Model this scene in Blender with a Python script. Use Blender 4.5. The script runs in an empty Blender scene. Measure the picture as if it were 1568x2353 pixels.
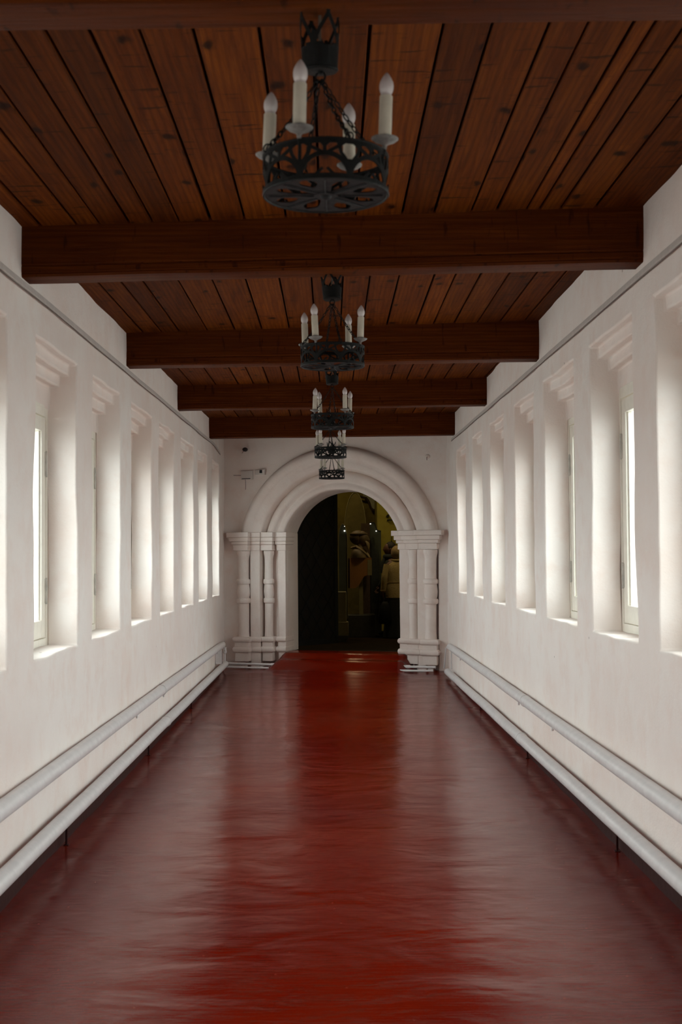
import bpy, bmesh, math, random
from mathutils import Vector, Matrix, noise
random.seed(7)
S = bpy.context.scene
COL = S.collection
PI = math.pi
H = 1.55                       # eye height
XL, XR = -1.47, 1.51           # faces of the two long walls
Y0, Y1L, Y1R = -3.6, 17.345, 16.415
TH = math.atan2(Y1L - Y1R, XR - XL)
CT, ST = math.cos(TH), math.sin(TH)

def EW(u, n, z):               # end wall frame: u along the wall, n into the wall
    return Vector((XL + u * CT + n * ST, Y1L - u * ST + n * CT, z))

# ------------------------------------------------------------------ materials
def nodes(name):
    m = bpy.data.materials.new(name); m.use_nodes = True
    nt = m.node_tree; nt.nodes.clear()
    return m, nt
def N(nt, t, **k):
    n = nt.nodes.new(t)
    for a, b in k.items():
        if a.startswith('i_'):
            n.inputs[a[2:].replace('_', ' ')].default_value = b
        else: setattr(n, a, b)
    return n
def L(nt, a, b): nt.links.new(a, b)
def ramp(nt, stops, fac):
    r = N(nt, 'ShaderNodeValToRGB'); e = r.color_ramp.elements
    while len(e) < len(stops): e.new(.5)
    for q, (p, c) in zip(e, stops):
        q.position = p; q.color = (c[0], c[1], c[2], 1) if hasattr(c, '__len__') else (c, c, c, 1)
    L(nt, fac, r.inputs[0]); return r.outputs[0]
def mixc(nt, fac, a, b, mode='MIX'):
    n = N(nt, 'ShaderNodeMix', data_type='RGBA', blend_type=mode)
    for s, v in ((0, fac), (6, a), (7, b)):
        if hasattr(v, 'is_linked') or hasattr(v, 'links'): L(nt, v, n.inputs[s])
        else: n.inputs[s].default_value = v if s == 0 else (v[0], v[1], v[2], 1)
    return n.outputs[2]
def noise_t(nt, scale, detail=4, vec=None, rough=.5, dist=0):
    n = N(nt, 'ShaderNodeTexNoise'); n.inputs['Scale'].default_value = scale
    n.inputs['Detail'].default_value = detail; n.inputs['Roughness'].default_value = rough
    n.inputs['Distortion'].default_value = dist
    if vec is not None: L(nt, vec, n.inputs['Vector'])
    return n.outputs['Fac']
def pos(nt, sc=(1, 1, 1), obj=False):
    if obj:
        g = N(nt, 'ShaderNodeTexCoord').outputs['Object']
    else:
        g = N(nt, 'ShaderNodeNewGeometry').outputs['Position']
    mp = N(nt, 'ShaderNodeMapping'); mp.inputs['Scale'].default_value = sc
    L(nt, g, mp.inputs['Vector']); return mp.outputs[0]
def finish(m, nt, color, rough=.6, metal=0., bump=None, bdist=.01, bstr=1., spec=.5, trans=0, coat=0, tint=None):
    b = N(nt, 'ShaderNodeBsdfPrincipled'); o = N(nt, 'ShaderNodeOutputMaterial')
    for key, v in (('Base Color', color), ('Roughness', rough), ('Metallic', metal)):
        if hasattr(v, 'links'): L(nt, v, b.inputs[key])
        else: b.inputs[key].default_value = (v[0], v[1], v[2], 1) if key == 'Base Color' else v
    b.inputs['Specular IOR Level'].default_value = spec
    if tint: b.inputs['Specular Tint'].default_value = (*tint, 1)
    if coat: b.inputs['Coat Weight'].default_value = coat; b.inputs['Coat Roughness'].default_value = .2
    if bump is not None:
        bp = N(nt, 'ShaderNodeBump'); bp.inputs['Distance'].default_value = bdist; bp.inputs['Strength'].default_value = bstr
        L(nt, bump, bp.inputs['Height']); L(nt, bp.outputs[0], b.inputs['Normal'])
    L(nt, b.outputs[0], o.inputs[0]); return m
def simple(name, col, rough=.6, metal=0., var=.15, scale=20., bdist=.002, spec=.5, obj=False):
    m, nt = nodes(name)
    v = pos(nt, obj=obj); f = noise_t(nt, scale, 5, v)
    dark = tuple(c * (1 - var) for c in col); lite = tuple(min(1, c * (1 + var)) for c in col)
    c = ramp(nt, [(.3, dark), (.7, lite)], f)
    return finish(m, nt, c, rough, metal, f, bdist, spec=spec)

def plaster(name, ca, cb, cc, spots=True, bd=.006):
    m, nt = nodes(name); v = pos(nt)
    big = noise_t(nt, .9, 4, v, .6); mid = noise_t(nt, 5, 6, v, .65); fine = noise_t(nt, 90, 3, v, .6)
    c = ramp(nt, [(.38, ca), (.62, cb)], big)
    c = mixc(nt, ramp(nt, [(.48, 0), (.72, .8)], mid), c, cc)
    c = mixc(nt, ramp(nt, [(.55, 0), (.8, .35)], noise_t(nt, 1.6, 3, v, .5, .4)), c, (cc[0] * .95, cc[1] * .88, cc[2] * .82))
    if spots:                                             # sparse small chips and dirt specks
        vo = N(nt, 'ShaderNodeTexVoronoi'); vo.inputs['Scale'].default_value = 2.6; L(nt, v, vo.inputs['Vector'])
        sp = ramp(nt, [(.0, 1), (.012, .8), (.024, 0)], vo.outputs['Distance'])
        c = mixc(nt, sp, c, (.19, .14, .11))
    add = N(nt, 'ShaderNodeMath', operation='MULTIPLY_ADD'); L(nt, fine, add.inputs[0]); add.inputs[1].default_value = .18; L(nt, mid, add.inputs[2])
    return finish(m, nt, c, .85, 0, add.outputs[0], bd, spec=.25)

M = {}
M['wall'] = plaster('whitewashed plaster', (.795, .70, .652), (.83, .765, .722), (.78, .655, .595))
M['portal'] = plaster('whitewashed stone', (.74, .64, .59), (.78, .70, .65), (.70, .58, .525), False, .008)
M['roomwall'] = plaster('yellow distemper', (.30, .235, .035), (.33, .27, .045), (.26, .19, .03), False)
M['greyplaster'] = simple('grey plaster', (.46, .43, .28), .9)

def wood(name, base, dark, lite, axis, island=True, rough=.42):
    m, nt = nodes(name)
    sc = {'y': (9, .55, 9), 'x': (.55, 9, 9)}[axis]
    g = N(nt, 'ShaderNodeNewGeometry')
    mp = N(nt, 'ShaderNodeMapping'); mp.inputs['Scale'].default_value = sc
    cmb = N(nt, 'ShaderNodeVectorMath', operation='ADD')
    L(nt, g.outputs['Position'], cmb.inputs[0])
    sc2 = N(nt, 'ShaderNodeMath', operation='MULTIPLY'); sc2.inputs[1].default_value = 13.7
    L(nt, g.outputs['Random Per Island'], sc2.inputs[0]); L(nt, sc2.outputs[0], cmb.inputs[1])
    L(nt, cmb.outputs[0], mp.inputs['Vector'])
    gr = noise_t(nt, 3.2, 8, mp.outputs[0], .68, .6)
    wv = N(nt, 'ShaderNodeTexWave', wave_type='BANDS', bands_direction='X' if axis == 'y' else 'Z')
    wv.inputs['Scale'].default_value = 1.3; wv.inputs['Distortion'].default_value = 5.5; wv.inputs['Detail'].default_value = 3
    L(nt, mp.outputs[0], wv.inputs['Vector'])
    c = ramp(nt, [(.28, dark), (.5, base), (.75, lite)], gr)
    c = mixc(nt, ramp(nt, [(.45, .0), (.9, .42)], wv.outputs['Fac']), c, dark)
    hue = ramp(nt, [(0, (.62, .58, .55)), (.4, (.95, .9, .9)), (.75, (1.0, 1.05, 1.0)), (1, (1.3, 1.3, 1.15))], g.outputs['Random Per Island'])
    if island: c = mixc(nt, 1., c, hue, 'MULTIPLY')
    # knots
    kp = N(nt, 'ShaderNodeMapping'); kp.inputs['Scale'].default_value = (1, .55, 1) if axis == 'y' else (.55, 1, 1)
    L(nt, cmb.outputs[0], kp.inputs['Vector'])
    vo = N(nt, 'ShaderNodeTexVoronoi', voronoi_dimensions='2D' if axis == 'y' else '3D'); vo.inputs['Scale'].default_value = 3.4; kd = N(nt, 'ShaderNodeTexNoise'); kd.inputs['Scale'].default_value = 14; kd.inputs['Detail'].default_value = 3; L(nt, kp.outputs[0], kd.inputs['Vector']); ka = N(nt, 'ShaderNodeVectorMath', operation='MULTIPLY_ADD'); L(nt, kd.outputs['Color'], ka.inputs[0]); ka.inputs[1].default_value = (.09, .045, .05); L(nt, kp.outputs[0], ka.inputs[2]); L(nt, ka.outputs[0], vo.inputs['Vector'])
    kn = ramp(nt, [(.0, 1), (.045, .85), (.075, .25), (.12, 0)], vo.outputs['Distance'])
    c = mixc(nt, kn, c, (dark[0] * .25, dark[1] * .22, dark[2] * .3))
    # short cross streaks left in the stain
    sp = N(nt, 'ShaderNodeMapping'); sp.inputs['Scale'].default_value = (5, 26, 5) if axis == 'y' else (26, 5, 5)
    L(nt, cmb.outputs[0], sp.inputs['Vector'])
    st = noise_t(nt, 1., 3, sp.outputs[0], .5)
    c = mixc(nt, ramp(nt, [(.62, 0), (.70, .75)], st), c, (dark[0] * .4, dark[1] * .4, dark[2] * .4))
    return finish(m, nt, c, rough, 0, gr, .004, spec=.06)
M['board'] = wood('stained pine boards', (.105, .0235, .0016), (.052, .0095, .0009), (.160, .042, .0028), 'y', True, .7)
M['beam'] = wood('dark stained beam wood', (.074, .0150, .0014), (.044, .0075, .0009), (.110, .0250, .0024), 'x', False, .5)

def floor_mat():
    m, nt = nodes('glossy oxblood floor paint')
    v = pos(nt)
    big = noise_t(nt, .55, 4, v, .6); mid = noise_t(nt, 4, 6, v, .7)
    c = ramp(nt, [(.35, (.100, .0026, .0005)), (.65, (.145, .0085, .0011))], big)
    c = mixc(nt, ramp(nt, [(.55, 0), (.8, .45)], mid), c, (.105, .011, .0025))
    # fine worn scratches running across the hall
    sv = pos(nt, (6, 55, 6)); sc = noise_t(nt, 1., 4, sv, .75, .7)
    c = mixc(nt, ramp(nt, [(.70, 0), (.78, .5)], sc), c, (.012, .0015, .001))
    vo = N(nt, 'ShaderNodeTexVoronoi', voronoi_dimensions='2D'); vo.inputs['Scale'].default_value = 3.1; L(nt, v, vo.inputs['Vector'])
    c = mixc(nt, ramp(nt, [(0, .7), (.010, .4), (.016, 0)], vo.outputs['Distance']), c, (.30, .10, .07))
    # brushed, slightly rippled paint film
    w1 = noise_t(nt, 1., 4, pos(nt, (4.2, 6.0, 3)), .5, .8)
    w2 = noise_t(nt, 1., 3, pos(nt, (1.6, 2.6, 1)), .45, .4)
    ad = N(nt, 'ShaderNodeMath', operation='MULTIPLY_ADD'); L(nt, w1, ad.inputs[0]); ad.inputs[1].default_value = .12; L(nt, w2, ad.inputs[2])
    ad2 = N(nt, 'ShaderNodeMath', operation='MULTIPLY_ADD'); L(nt, sc, ad2.inputs[0]); ad2.inputs[1].default_value = .03; L(nt, ad.outputs[0], ad2.inputs[2])
    rg = ramp(nt, [(.3, .15), (.7, .23)], mid)
    return finish(m, nt, c, rg, 0, ad2.outputs[0], .017, spec=.14, tint=(1, .42, .33))
M['floor'] = floor_mat()
M['darkfloor'] = simple('dark stone floor', (.016, .009, .004), .9, var=.3, scale=6, spec=.05)
M['redleg'] = simple('shaded red gloss paint', (.022, .0016, .0008), .5, spec=.2)  # red paint, its colour darkened to hold the shade under the pipes
M['pipe'] = simple('gloss white pipe paint', (.70, .665, .66), .38, var=.06, scale=14, bdist=.003)
M['trunk'] = simple('grey trunking', (.56, .50, .47), .6, var=.06)
M['frame'] = simple('cream window paint', (.80, .755, .665), .5, var=.04, bdist=.0008)
M['hinge'] = simple('painted hinge steel', (.52, .49, .44), .45, .2, var=.2)
M['iron'] = simple('blackened iron', (.0035, .0033, .0030), .6, 0, var=.35, scale=60, spec=.18)
M['plate'] = simple('dusty blackened iron', (.0085, .0070, .0078), .7, 0, var=.7, scale=45, spec=.25)
M['dish'] = simple('dusty tin', (.15, .135, .125), .6, .1, var=.3, scale=60)
M['sleeve'] = simple('ivory candle sleeve', (.54, .49, .40), .5, var=.06, scale=40, bdist=.0008)
M['rodm'] = simple('grey steel rod', (.16, .13, .10), .5, .5)
M['box'] = simple('white plastic', (.60, .555, .52), .5, var=.03)
M['boxdark'] = simple('black glossy plastic', (.012, .012, .014), .3, var=.1)
M['cable'] = simple('grey brown cable', (.12, .085, .07), .6)
M['doorpanel'] = simple('rust brown door iron', (.0065, .0032, .0014), .6, .3, var=.7, scale=7, bdist=.004)
M['doorstrap'] = simple('black door iron', (.004, .004, .004), .7, .2, var=.4)
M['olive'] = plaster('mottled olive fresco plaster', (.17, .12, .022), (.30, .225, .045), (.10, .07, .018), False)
M['archboard'] = plaster('mottled olive board', (.10, .075, .018), (.13, .10, .028), (.07, .05, .014), False)
M['slate'] = simple('slate blue board', (.050, .056, .036), .5, var=.35, scale=3)
M['bustm'] = simple('brown carved wood', (.10, .062, .026), .6, var=.45, scale=9)
M['bustlight'] = simple('pale carved drapery', (.24, .17, .085), .6, var=.3, scale=20)
M['orange'] = simple('orange brown panel', (.26, .105, .018), .55, var=.12, scale=5)
M['darkback'] = simple('dark brown board', (.055, .028, .010), .6)
M['palepost'] = simple('pale olive post', (.20, .165, .07), .6, var=.1)
M['plinth'] = simple('dark grey plinth', (.038, .032, .024), .6, var=.2)
M['jacket'] = simple('cream wool', (.40, .29, .115), .9, var=.18, scale=70, bdist=.006)
M['hood'] = simple('beige knit', (.34, .23, .10), .9, var=.2, scale=90, bdist=.006)
M['black'] = simple('black cloth', (.010, .009, .008), .85, var=.3, scale=40)
M['coatm'] = simple('very dark green cloth', (.014, .016, .012), .85, var=.3, scale=30)
M['skin'] = simple('skin', (.13, .055, .032), .55, var=.1)
M['hair'] = simple('dark brown hair', (.020, .012, .008), .7, var=.4, scale=80)
M['leather'] = simple('black leather', (.006, .006, .006), .7, var=.3, spec=.15)

m, nt = nodes('lamp glass frosted'); M['bulb'] = finish(m, nt, (.52, .46, .45), .25, 0, spec=.6)
m, nt = nodes('window glass')
lw = N(nt, 'ShaderNodeLayerWeight'); lw.inputs[0].default_value = .5
pw = N(nt, 'ShaderNodeMath', operation='POWER'); L(nt, lw.outputs['Facing'], pw.inputs[0]); pw.inputs[1].default_value = 3.2
fr = N(nt, 'ShaderNodeMath', operation='MULTIPLY_ADD'); L(nt, pw.outputs[0], fr.inputs[0]); fr.inputs[1].default_value = .8; fr.inputs[2].default_value = .03
tr = N(nt, 'ShaderNodeBsdfTransparent'); tr.inputs[0].default_value = (.97, .98, .97, 1)
gl = N(nt, 'ShaderNodeBsdfGlossy'); gl.inputs['Roughness'].default_value = .03
mx = N(nt, 'ShaderNodeMixShader'); L(nt, fr.outputs[0], mx.inputs[0]); L(nt, tr.outputs[0], mx.inputs[1]); L(nt, gl.outputs[0], mx.inputs[2])
L(nt, mx.outputs[0], N(nt, 'ShaderNodeOutputMaterial').inputs[0]); M['glass'] = m
def emis(name, col, st):
    m, nt = nodes(name); e = N(nt, 'ShaderNodeEmission'); e.inputs[0].default_value = (*col, 1); e.inputs[1].default_value = st
    L(nt, e.outputs[0], N(nt, 'ShaderNodeOutputMaterial').inputs[0]); return m
M['spot'] = emis('small glowing dot', (1, .97, .85), 1.6)  # emissive dots on the fronts of the display cases

# ------------------------------------------------------------------ mesh helpers
def tag(o, label=None, cat=None, group=None, kind=None):
    if label: o['label'] = label
    if cat: o['category'] = cat
    if group: o['group'] = group
    if kind: o['kind'] = kind
    return o
def empty(name, loc=(0, 0, 0), rz=0.):
    o = bpy.data.objects.new(name, None); COL.objects.link(o); o.location = loc; o.rotation_euler = (0, 0, rz)
    o.empty_display_size = .1; return o
class MB:
    def __init__(s): s.bm = bmesh.new()
    def quadgrid(s, P):                        # P[i][j] -> faces
        V = [[s.bm.verts.new(p) for p in r] for r in P]
        for i in range(len(V) - 1):
            for j in range(len(V[0]) - 1):
                s.bm.faces.new((V[i][j], V[i + 1][j], V[i + 1][j + 1], V[i][j + 1]))
        return V
    def loft(s, rings, caps=True, closed=True):
        V = [[s.bm.verts.new(p) for p in r] for r in rings]; n = len(V[0])
        for a, b in zip(V, V[1:]):
            for j in range(n if closed else n - 1):
                s.bm.faces.new((a[j], a[(j + 1) % n], b[(j + 1) % n], b[j]))
        if caps:
            s.bm.faces.new(V[0][::-1]); s.bm.faces.new(V[-1])
        return s
    def box(s, a, b, f=None):
        x0, y0, z0 = a; x1, y1, z1 = b
        P = [(x0, y0, z0), (x1, y0, z0), (x1, y1, z0), (x0, y1, z0), (x0, y0, z1), (x1, y0, z1), (x1, y1, z1), (x0, y1, z1)]
        if f: P = [f(*p) for p in P]
        V = [s.bm.verts.new(p) for p in P]
        for q in ((0, 3, 2, 1), (4, 5, 6, 7), (0, 1, 5, 4), (1, 2, 6, 5), (2, 3, 7, 6), (3, 0, 4, 7)):
            s.bm.faces.new([V[i] for i in q])
        return s
    def lathe(s, prof, c=(0, 0, 0), n=24, mod=None, caps=True):
        rings = []
        for z, r in prof:
            rings.append([(c[0] + (r if not mod else r * mod(z, t)) * math.cos(t), c[1] + (r if not mod else r * mod(z, t)) * math.sin(t), c[2] + z)
                          for t in (2 * PI * k / n for k in range(n))])
        return s.loft(rings, caps)
    def tube(s, pts, r, n=8, caps=True):
        pts = [Vector(p) for p in pts]; rings = []; up = None
        for i, p in enumerate(pts):
            d = (pts[min(i + 1, len(pts) - 1)] - pts[max(i - 1, 0)]).normalized()
            if up is None or abs(up.dot(d)) > .95: up = Vector((0, 0, 1)) if abs(d.z) < .9 else Vector((1, 0, 0))
            a = d.cross(up).normalized(); b = a.cross(d).normalized(); up = b
            rr = r[i] if hasattr(r, '__len__') else r
            rings.append([p + a * rr * math.cos(t) + b * rr * math.sin(t) for t in (2 * PI * k / n for k in range(n))])
        return s.loft(rings, caps)
    def sphere(s, c, r, seg=16, rg=10, f=None):
        c = Vector(c); rr = r if hasattr(r, '__len__') else (r, r, r); rings = []
        for i in range(1, rg):
            t = PI * i / rg
            ring = []
            for k in range(seg):
                a = 2 * PI * k / seg
                p = Vector((math.sin(t) * math.cos(a), math.sin(t) * math.sin(a), -math.cos(t)))
                if f: p = f(p)
                ring.append(c + Vector((p.x * rr[0], p.y * rr[1], p.z * rr[2])))
            rings.append(ring)
        return s.loft(rings, True)
    def torus(s, c, R, r, axis='z', nR=20, nr=6, sx=1., sy=1., mat=None):
        rings = []
        for i in range(nR):
            a = 2 * PI * i / nR
            rings.append([((R * sx + r * math.cos(b)) * math.cos(a), (R * sy + r * math.cos(b)) * math.sin(a), r * math.sin(b)) for b in (2 * PI * k / nr for k in range(nr))])
        rings.append(rings[0])
        T = mat or Matrix()
        rings = [[T @ Vector(p) + Vector(c) for p in q] for q in rings]
        return s.loft(rings, False)
    def prism(s, poly, f, t0, t1):             # poly 2D, f(x,y,t)->3D
        return s.loft([[f(x, y, t0) for x, y in poly], [f(x, y, t1) for x, y in poly]])
    def build(s, name, mat, parent=None, smooth=35, bevel=0, weld=False, segs=2, xf=None):
        if weld: bmesh.ops.remove_doubles(s.bm, verts=s.bm.verts, dist=1e-5)
        if xf:
            for v in s.bm.verts: v.co = xf(v.co)
        bmesh.ops.recalc_face_normals(s.bm, faces=s.bm.faces)
        me = bpy.data.meshes.new(name); s.bm.to_mesh(me); s.bm.free()
        if smooth:
            me.shade_smooth(); me.set_sharp_from_angle(angle=math.radians(smooth))
        me.materials.append(M[mat] if isinstance(mat, str) else mat)
        o = bpy.data.objects.new(name, me); COL.objects.link(o)
        if parent: o.parent = parent
        if bevel:
            b = o.modifiers.new('bevel', 'BEVEL'); b.width = bevel; b.segments = segs; b.limit_method = 'ANGLE'; b.angle_limit = math.radians(40)
        return o
def lin(a, b, step):
    n = max(1, round((b - a) / step)); return [a + (b - a) * i / n for i in range(n)]
def wob(p, amp=.010):                          # uneven hand-laid plaster
    q = Vector(p)
    d = noise.noise_vector(q * 1.7) * amp * 1.3 + noise.noise_vector(q * 4.3 + Vector((7, 3, 1))) * amp * .55
    return q + Vector((d.x * .8, d.y, d.z * .9))

# ------------------------------------------------------------------ long walls with niches
NL = [(6.269, 7.31), (7.766, 8.81), (9.28, 10.36), (10.80, 11.83), (12.364, 13.5), (13.982, 14.95), (15.561, 16.55)]
NR = [(6.258, 7.31), (7.788, 8.89), (9.364, 10.37), (10.98, 11.95), (12.548, 13.45), (14.121, 15.08)]
for k in range(1, 6):
    NL.insert(0, (6.269 - 1.549 * k, 7.295 - 1.549 * k + (.0 if k > 1 else -.005)))
    NR.insert(0, (6.258 - 1.555 * k, 7.37 - 1.555 * k))
ST_E = [0, .055, .115, .17]                    # step depths of the corbelled head
def zwarp(side, y, z):
    k = .0085 if side < 0 else .0045
    return z + k * (y - 6.3) * max(0, min(1.2, (z - 1.05) / 1.6))
def wallpt(side, e, y, z, wobble=True):
    x = (XL - e) if side < 0 else (XR + e)
    p = (x, y, zwarp(side, y, z))
    return wob(p) if wobble else Vector(p)
def long_wall(side, name, niches, yend):
    z0, z1 = (1.04, 2.655) if side < 0 else (1.10, 2.745)
    zt = [z1, z1 - .062, z1 - .128, z1 - .262]      # soffits; last = window head
    zs = sorted(set([round(v, 4) for v in lin(-.06, z0, .07) + lin(z0, zt[3], .06) + lin(zt[3], zt[2], .05) + lin(zt[2], zt[1], .035) + lin(zt[1], zt[0], .035) + lin(zt[0], 3.42, .07) + [3.42]]))
    ys = []; cur = Y0
    for a, b in niches:
        ys += lin(cur, a, .07) + lin(a, b, .07); cur = b
    ys += lin(cur, yend, .07) + [yend]
    zq = lambda v: min(range(len(zs)), key=lambda i: abs(zs[i] - v))
    yq = lambda v: min(range(len(ys)), key=lambda i: abs(ys[i] - v))
    mb = MB(); bm = mb.bm; cache = {}
    def V(e, i, j, eo=False):
        k = (round(e, 4), i, j)
        if k not in cache: cache[k] = bm.verts.new(wallpt(side, e, ys[i], zs[j]))
        return cache[k]
    inn = set(); iz0, iz1 = zq(z0), zq(z1)
    for a, b in niches:
        for i in range(yq(a), yq(b)):
            for j in range(iz0, iz1): inn.add((i, j))
    for i in range(len(ys) - 1):
        for j in range(len(zs) - 1):
            if (i, j) not in inn: bm.faces.new((V(0, i, j), V(0, i + 1, j), V(0, i + 1, j + 1), V(0, i, j + 1)))
    es = [0, .0275, .055, .085, .115, .1425, .17]
    D2 = .30
    for a, b in niches:
        ia, ib = yq(a), yq(b)
        def soff(e):                               # soffit height index over the strip that starts at e
            return zq(zt[0]) if e < .05 else zq(zt[1]) if e < .11 else zq(zt[2])
        for e0, e1 in zip(es, es[1:]):
            top = soff(e0)
            for i in (ia, ib):
                for j in range(iz0, top): bm.faces.new((V(e0, i, j), V(e1, i, j), V(e1, i, j + 1), V(e0, i, j + 1)))
            for i in range(ia, ib):
                bm.faces.new((V(e0, i, iz0), V(e1, i, iz0), V(e1, i + 1, iz0), V(e0, i + 1, iz0)))
                bm.faces.new((V(e0, i, top), V(e1, i, top), V(e1, i + 1, top), V(e0, i + 1, top)))
        for e, ja, jb in ((.055, zq(zt[1]), zq(zt[0])), (.115, zq(zt[2]), zq(zt[1])), (.17, zq(zt[3]), zq(zt[2]))):
            for i in range(ia, ib):
                for j in range(ja, jb): bm.faces.new((V(e, i, j), V(e, i + 1, j), V(e, i + 1, j + 1), V(e, i, j + 1)))
        # outer embrasure beyond the window, splayed open
        for i, sg in ((ia, -1), (ib, 1)):
            y = ys[i]
            mb.quadgrid([[wallpt(side, .17, y, zs[j]) for j in (iz0, zq(zt[3]))], [wallpt(side, D2, y + sg * .12, zs[j] , False) for j in (iz0, zq(zt[3]))]])
        for j, dz in ((iz0, -.12), (zq(zt[3]), .02)):
            mb.quadgrid([[wallpt(side, .17, ys[i], zs[j]) for i in (ia, ib)], [wallpt(side, D2, ys[i] + sg, zs[j] + dz, False) for i, sg in ((ia, -.12), (ib, .12))]])
    # outer face as piers and bands
    e = D2
    def op(ya, yb, za, zb): mb.quadgrid([[wallpt(side, e, y, z, False) for z in (za, zb)] for y in (ya, yb)])
    op(Y0, yend, -.2, z0 - .12); op(Y0, yend, zs[zq(zt[3])] + .02, 3.5)
    cur = Y0
    for a, b in niches:
        op(cur, a - .12, z0 - .12, zs[zq(zt[3])] + .02); cur = b + .12
    op(cur, yend, z0 - .12, zs[zq(zt[3])] + .02)
    o = mb.build(name, 'wall', smooth=50, bevel=.011, segs=3)
    tag(o, kind='structure')
    return z0, zt
ZL, ZTL = long_wall(-1, 'wall_left', NL, 17.75)
ZR, ZTR = long_wall(1, 'wall_right', NR, 16.95)

# ------------------------------------------------------------------ windows
wn = 0
def window(side, a, b, z0, ztop):
    global wn; wn += 1
    ym = (a + b) / 2
    W = lambda e, y, z: wallpt(side, e, y, z, False)
    fa, fb = a - .03, b + .03; zt = ztop; zb = z0 - .03
    root = empty('window_%d' % wn, W(.17, ym, z0)); tag(root, kind='structure'); O = root.location.copy()
    def bx(mb, e0, e1, y0, y1, za, zc): mb.box((e0, y0, za), (e1, y1, zc), lambda e, y, z: W(e, y, z) - O)
    mb = MB(); w = .050
    vis = b - .028
    zh = zt - .045; zl = z0 + .045
    bx(mb, .172, .225, fa, a + w, zb, zt + .02); bx(mb, .172, .225, b - w + .02, fb, zb, zt + .02)
    bx(mb, .172, .225, a + w, b - w + .02, zh, zt + .02); bx(mb, .172, .225, a + w, b - w + .02, zb, zl)
    mb.build('window_frame', 'frame', root, bevel=.002)
    sa, sb, sw = a + w + .004, b - w + .016, .092
    mb = MB(); z2, z3 = zl + .004, zh - .006
    bx(mb, .176, .217, sa, sa + sw, z2, z3); bx(mb, .176, .217, sb - sw, sb, z2, z3)
    bx(mb, .176, .217, sa + sw, sb - sw, z3 - .080, z3); bx(mb, .176, .217, sa + sw, sb - sw, z2, z2 + .10)
    # glazing bead
    for y0, y1, za, zc in ((sa + sw, sa + sw + .012, z2 + .1, z3 - .080), (sb - sw - .012, sb - sw, z2 + .1, z3 - .080)):
        bx(mb, .190, .212, y0, y1, za, zc)
    mb.build('sash', 'frame', root, bevel=.0025)
    mb = MB(); bx(mb, .198, .202, sa + sw - .005, sb - sw + .005, z2 + .095, z3 - .075); mb.build('window_pane', 'glass', root, smooth=0)
    for zf in (.21, .79):
        mb = MB(); zz = z2 + (z3 - z2) * zf; y = sb + .002
        P = W(.170, y, zz) - O
        mb.lathe([(-.075, .0035), (-.075, .006), (-.002, .006), (-.001, .0048), (.001, .0048), (.002, .006), (.075, .006), (.075, .0035)], P, 10)
        bx(mb, .1715, .1755, y - .020, y + .012, zz - .07, zz + .07)
        mb.build('hinge', 'hinge', root)
    # daylight portal: only guides sampling of the real sky, gives no light of its own
    l = bpy.data.lights.new('sky_portal', 'AREA'); l.shape = 'RECTANGLE'; l.size = zt - z0 + .25; l.size_y = b - a + .3
    l.cycles.is_portal = True
    lo = bpy.data.objects.new('sky_portal', l); COL.objects.link(lo)
    lo.location = W(.30, ym, (z0 + zt) / 2 - .05); lo.rotation_euler = (0, math.radians(-90 if side < 0 else 90), 0)
for a, b in NL: window(-1, a, b, ZL, ZTL[3])
for a, b in NR: window(1, a, b, ZR, ZTR[3])

# ------------------------------------------------------------------ floor
def mound(x, y):
    u = (x - XL) * CT - (y - Y1L) * ST; n = (x - XL) * ST + (y - Y1L) * CT
    def ss(a, b, t): t = max(0, min(1, (t - a) / (b - a))); return t * t * (3 - 2 * t)
    lat = ss(.70, .87, u) * ss(2.69, 2.52, u)
    h = .035 * ss(-1.4, -.3, n)
    r = .13 * ss(-.50, -.16, n) + .075 * ss(-.14, .05, n)
    return h + r * lat
mb = MB()
xs = lin(-1.95, -.9, .15) + lin(-.9, 1.4, .045) + lin(1.4, 1.95, .12) + [1.95]
ysf = lin(Y0, 14.5, .25) + lin(14.5, 18.1, .045) + [18.1]
def fl(x, y):
    n = (x - XL) * ST + (y - Y1L) * CT
    if n > .40:
        y -= (n - .40) * CT; x -= (n - .40) * ST
    return (x, y, mound(x, y) + .003 * noise.noise(Vector((x * 1.5, y * 1.5, 0))))
mb.quadgrid([[fl(x, y) for y in ysf] for x in xs])
bmesh.ops.dissolve_degenerate(mb.bm, dist=1e-4, edges=mb.bm.edges)
tag(mb.build('floor', 'floor', smooth=60), kind='structure')

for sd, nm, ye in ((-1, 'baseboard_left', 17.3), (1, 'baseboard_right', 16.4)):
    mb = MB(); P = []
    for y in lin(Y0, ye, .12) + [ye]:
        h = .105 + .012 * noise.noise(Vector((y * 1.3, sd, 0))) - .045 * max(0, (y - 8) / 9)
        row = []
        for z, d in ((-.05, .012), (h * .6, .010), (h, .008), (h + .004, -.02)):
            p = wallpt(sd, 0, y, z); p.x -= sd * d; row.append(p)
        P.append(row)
    mb.quadgrid(P); tag(mb.build(nm, 'redleg', smooth=60), kind='structure')

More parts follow.
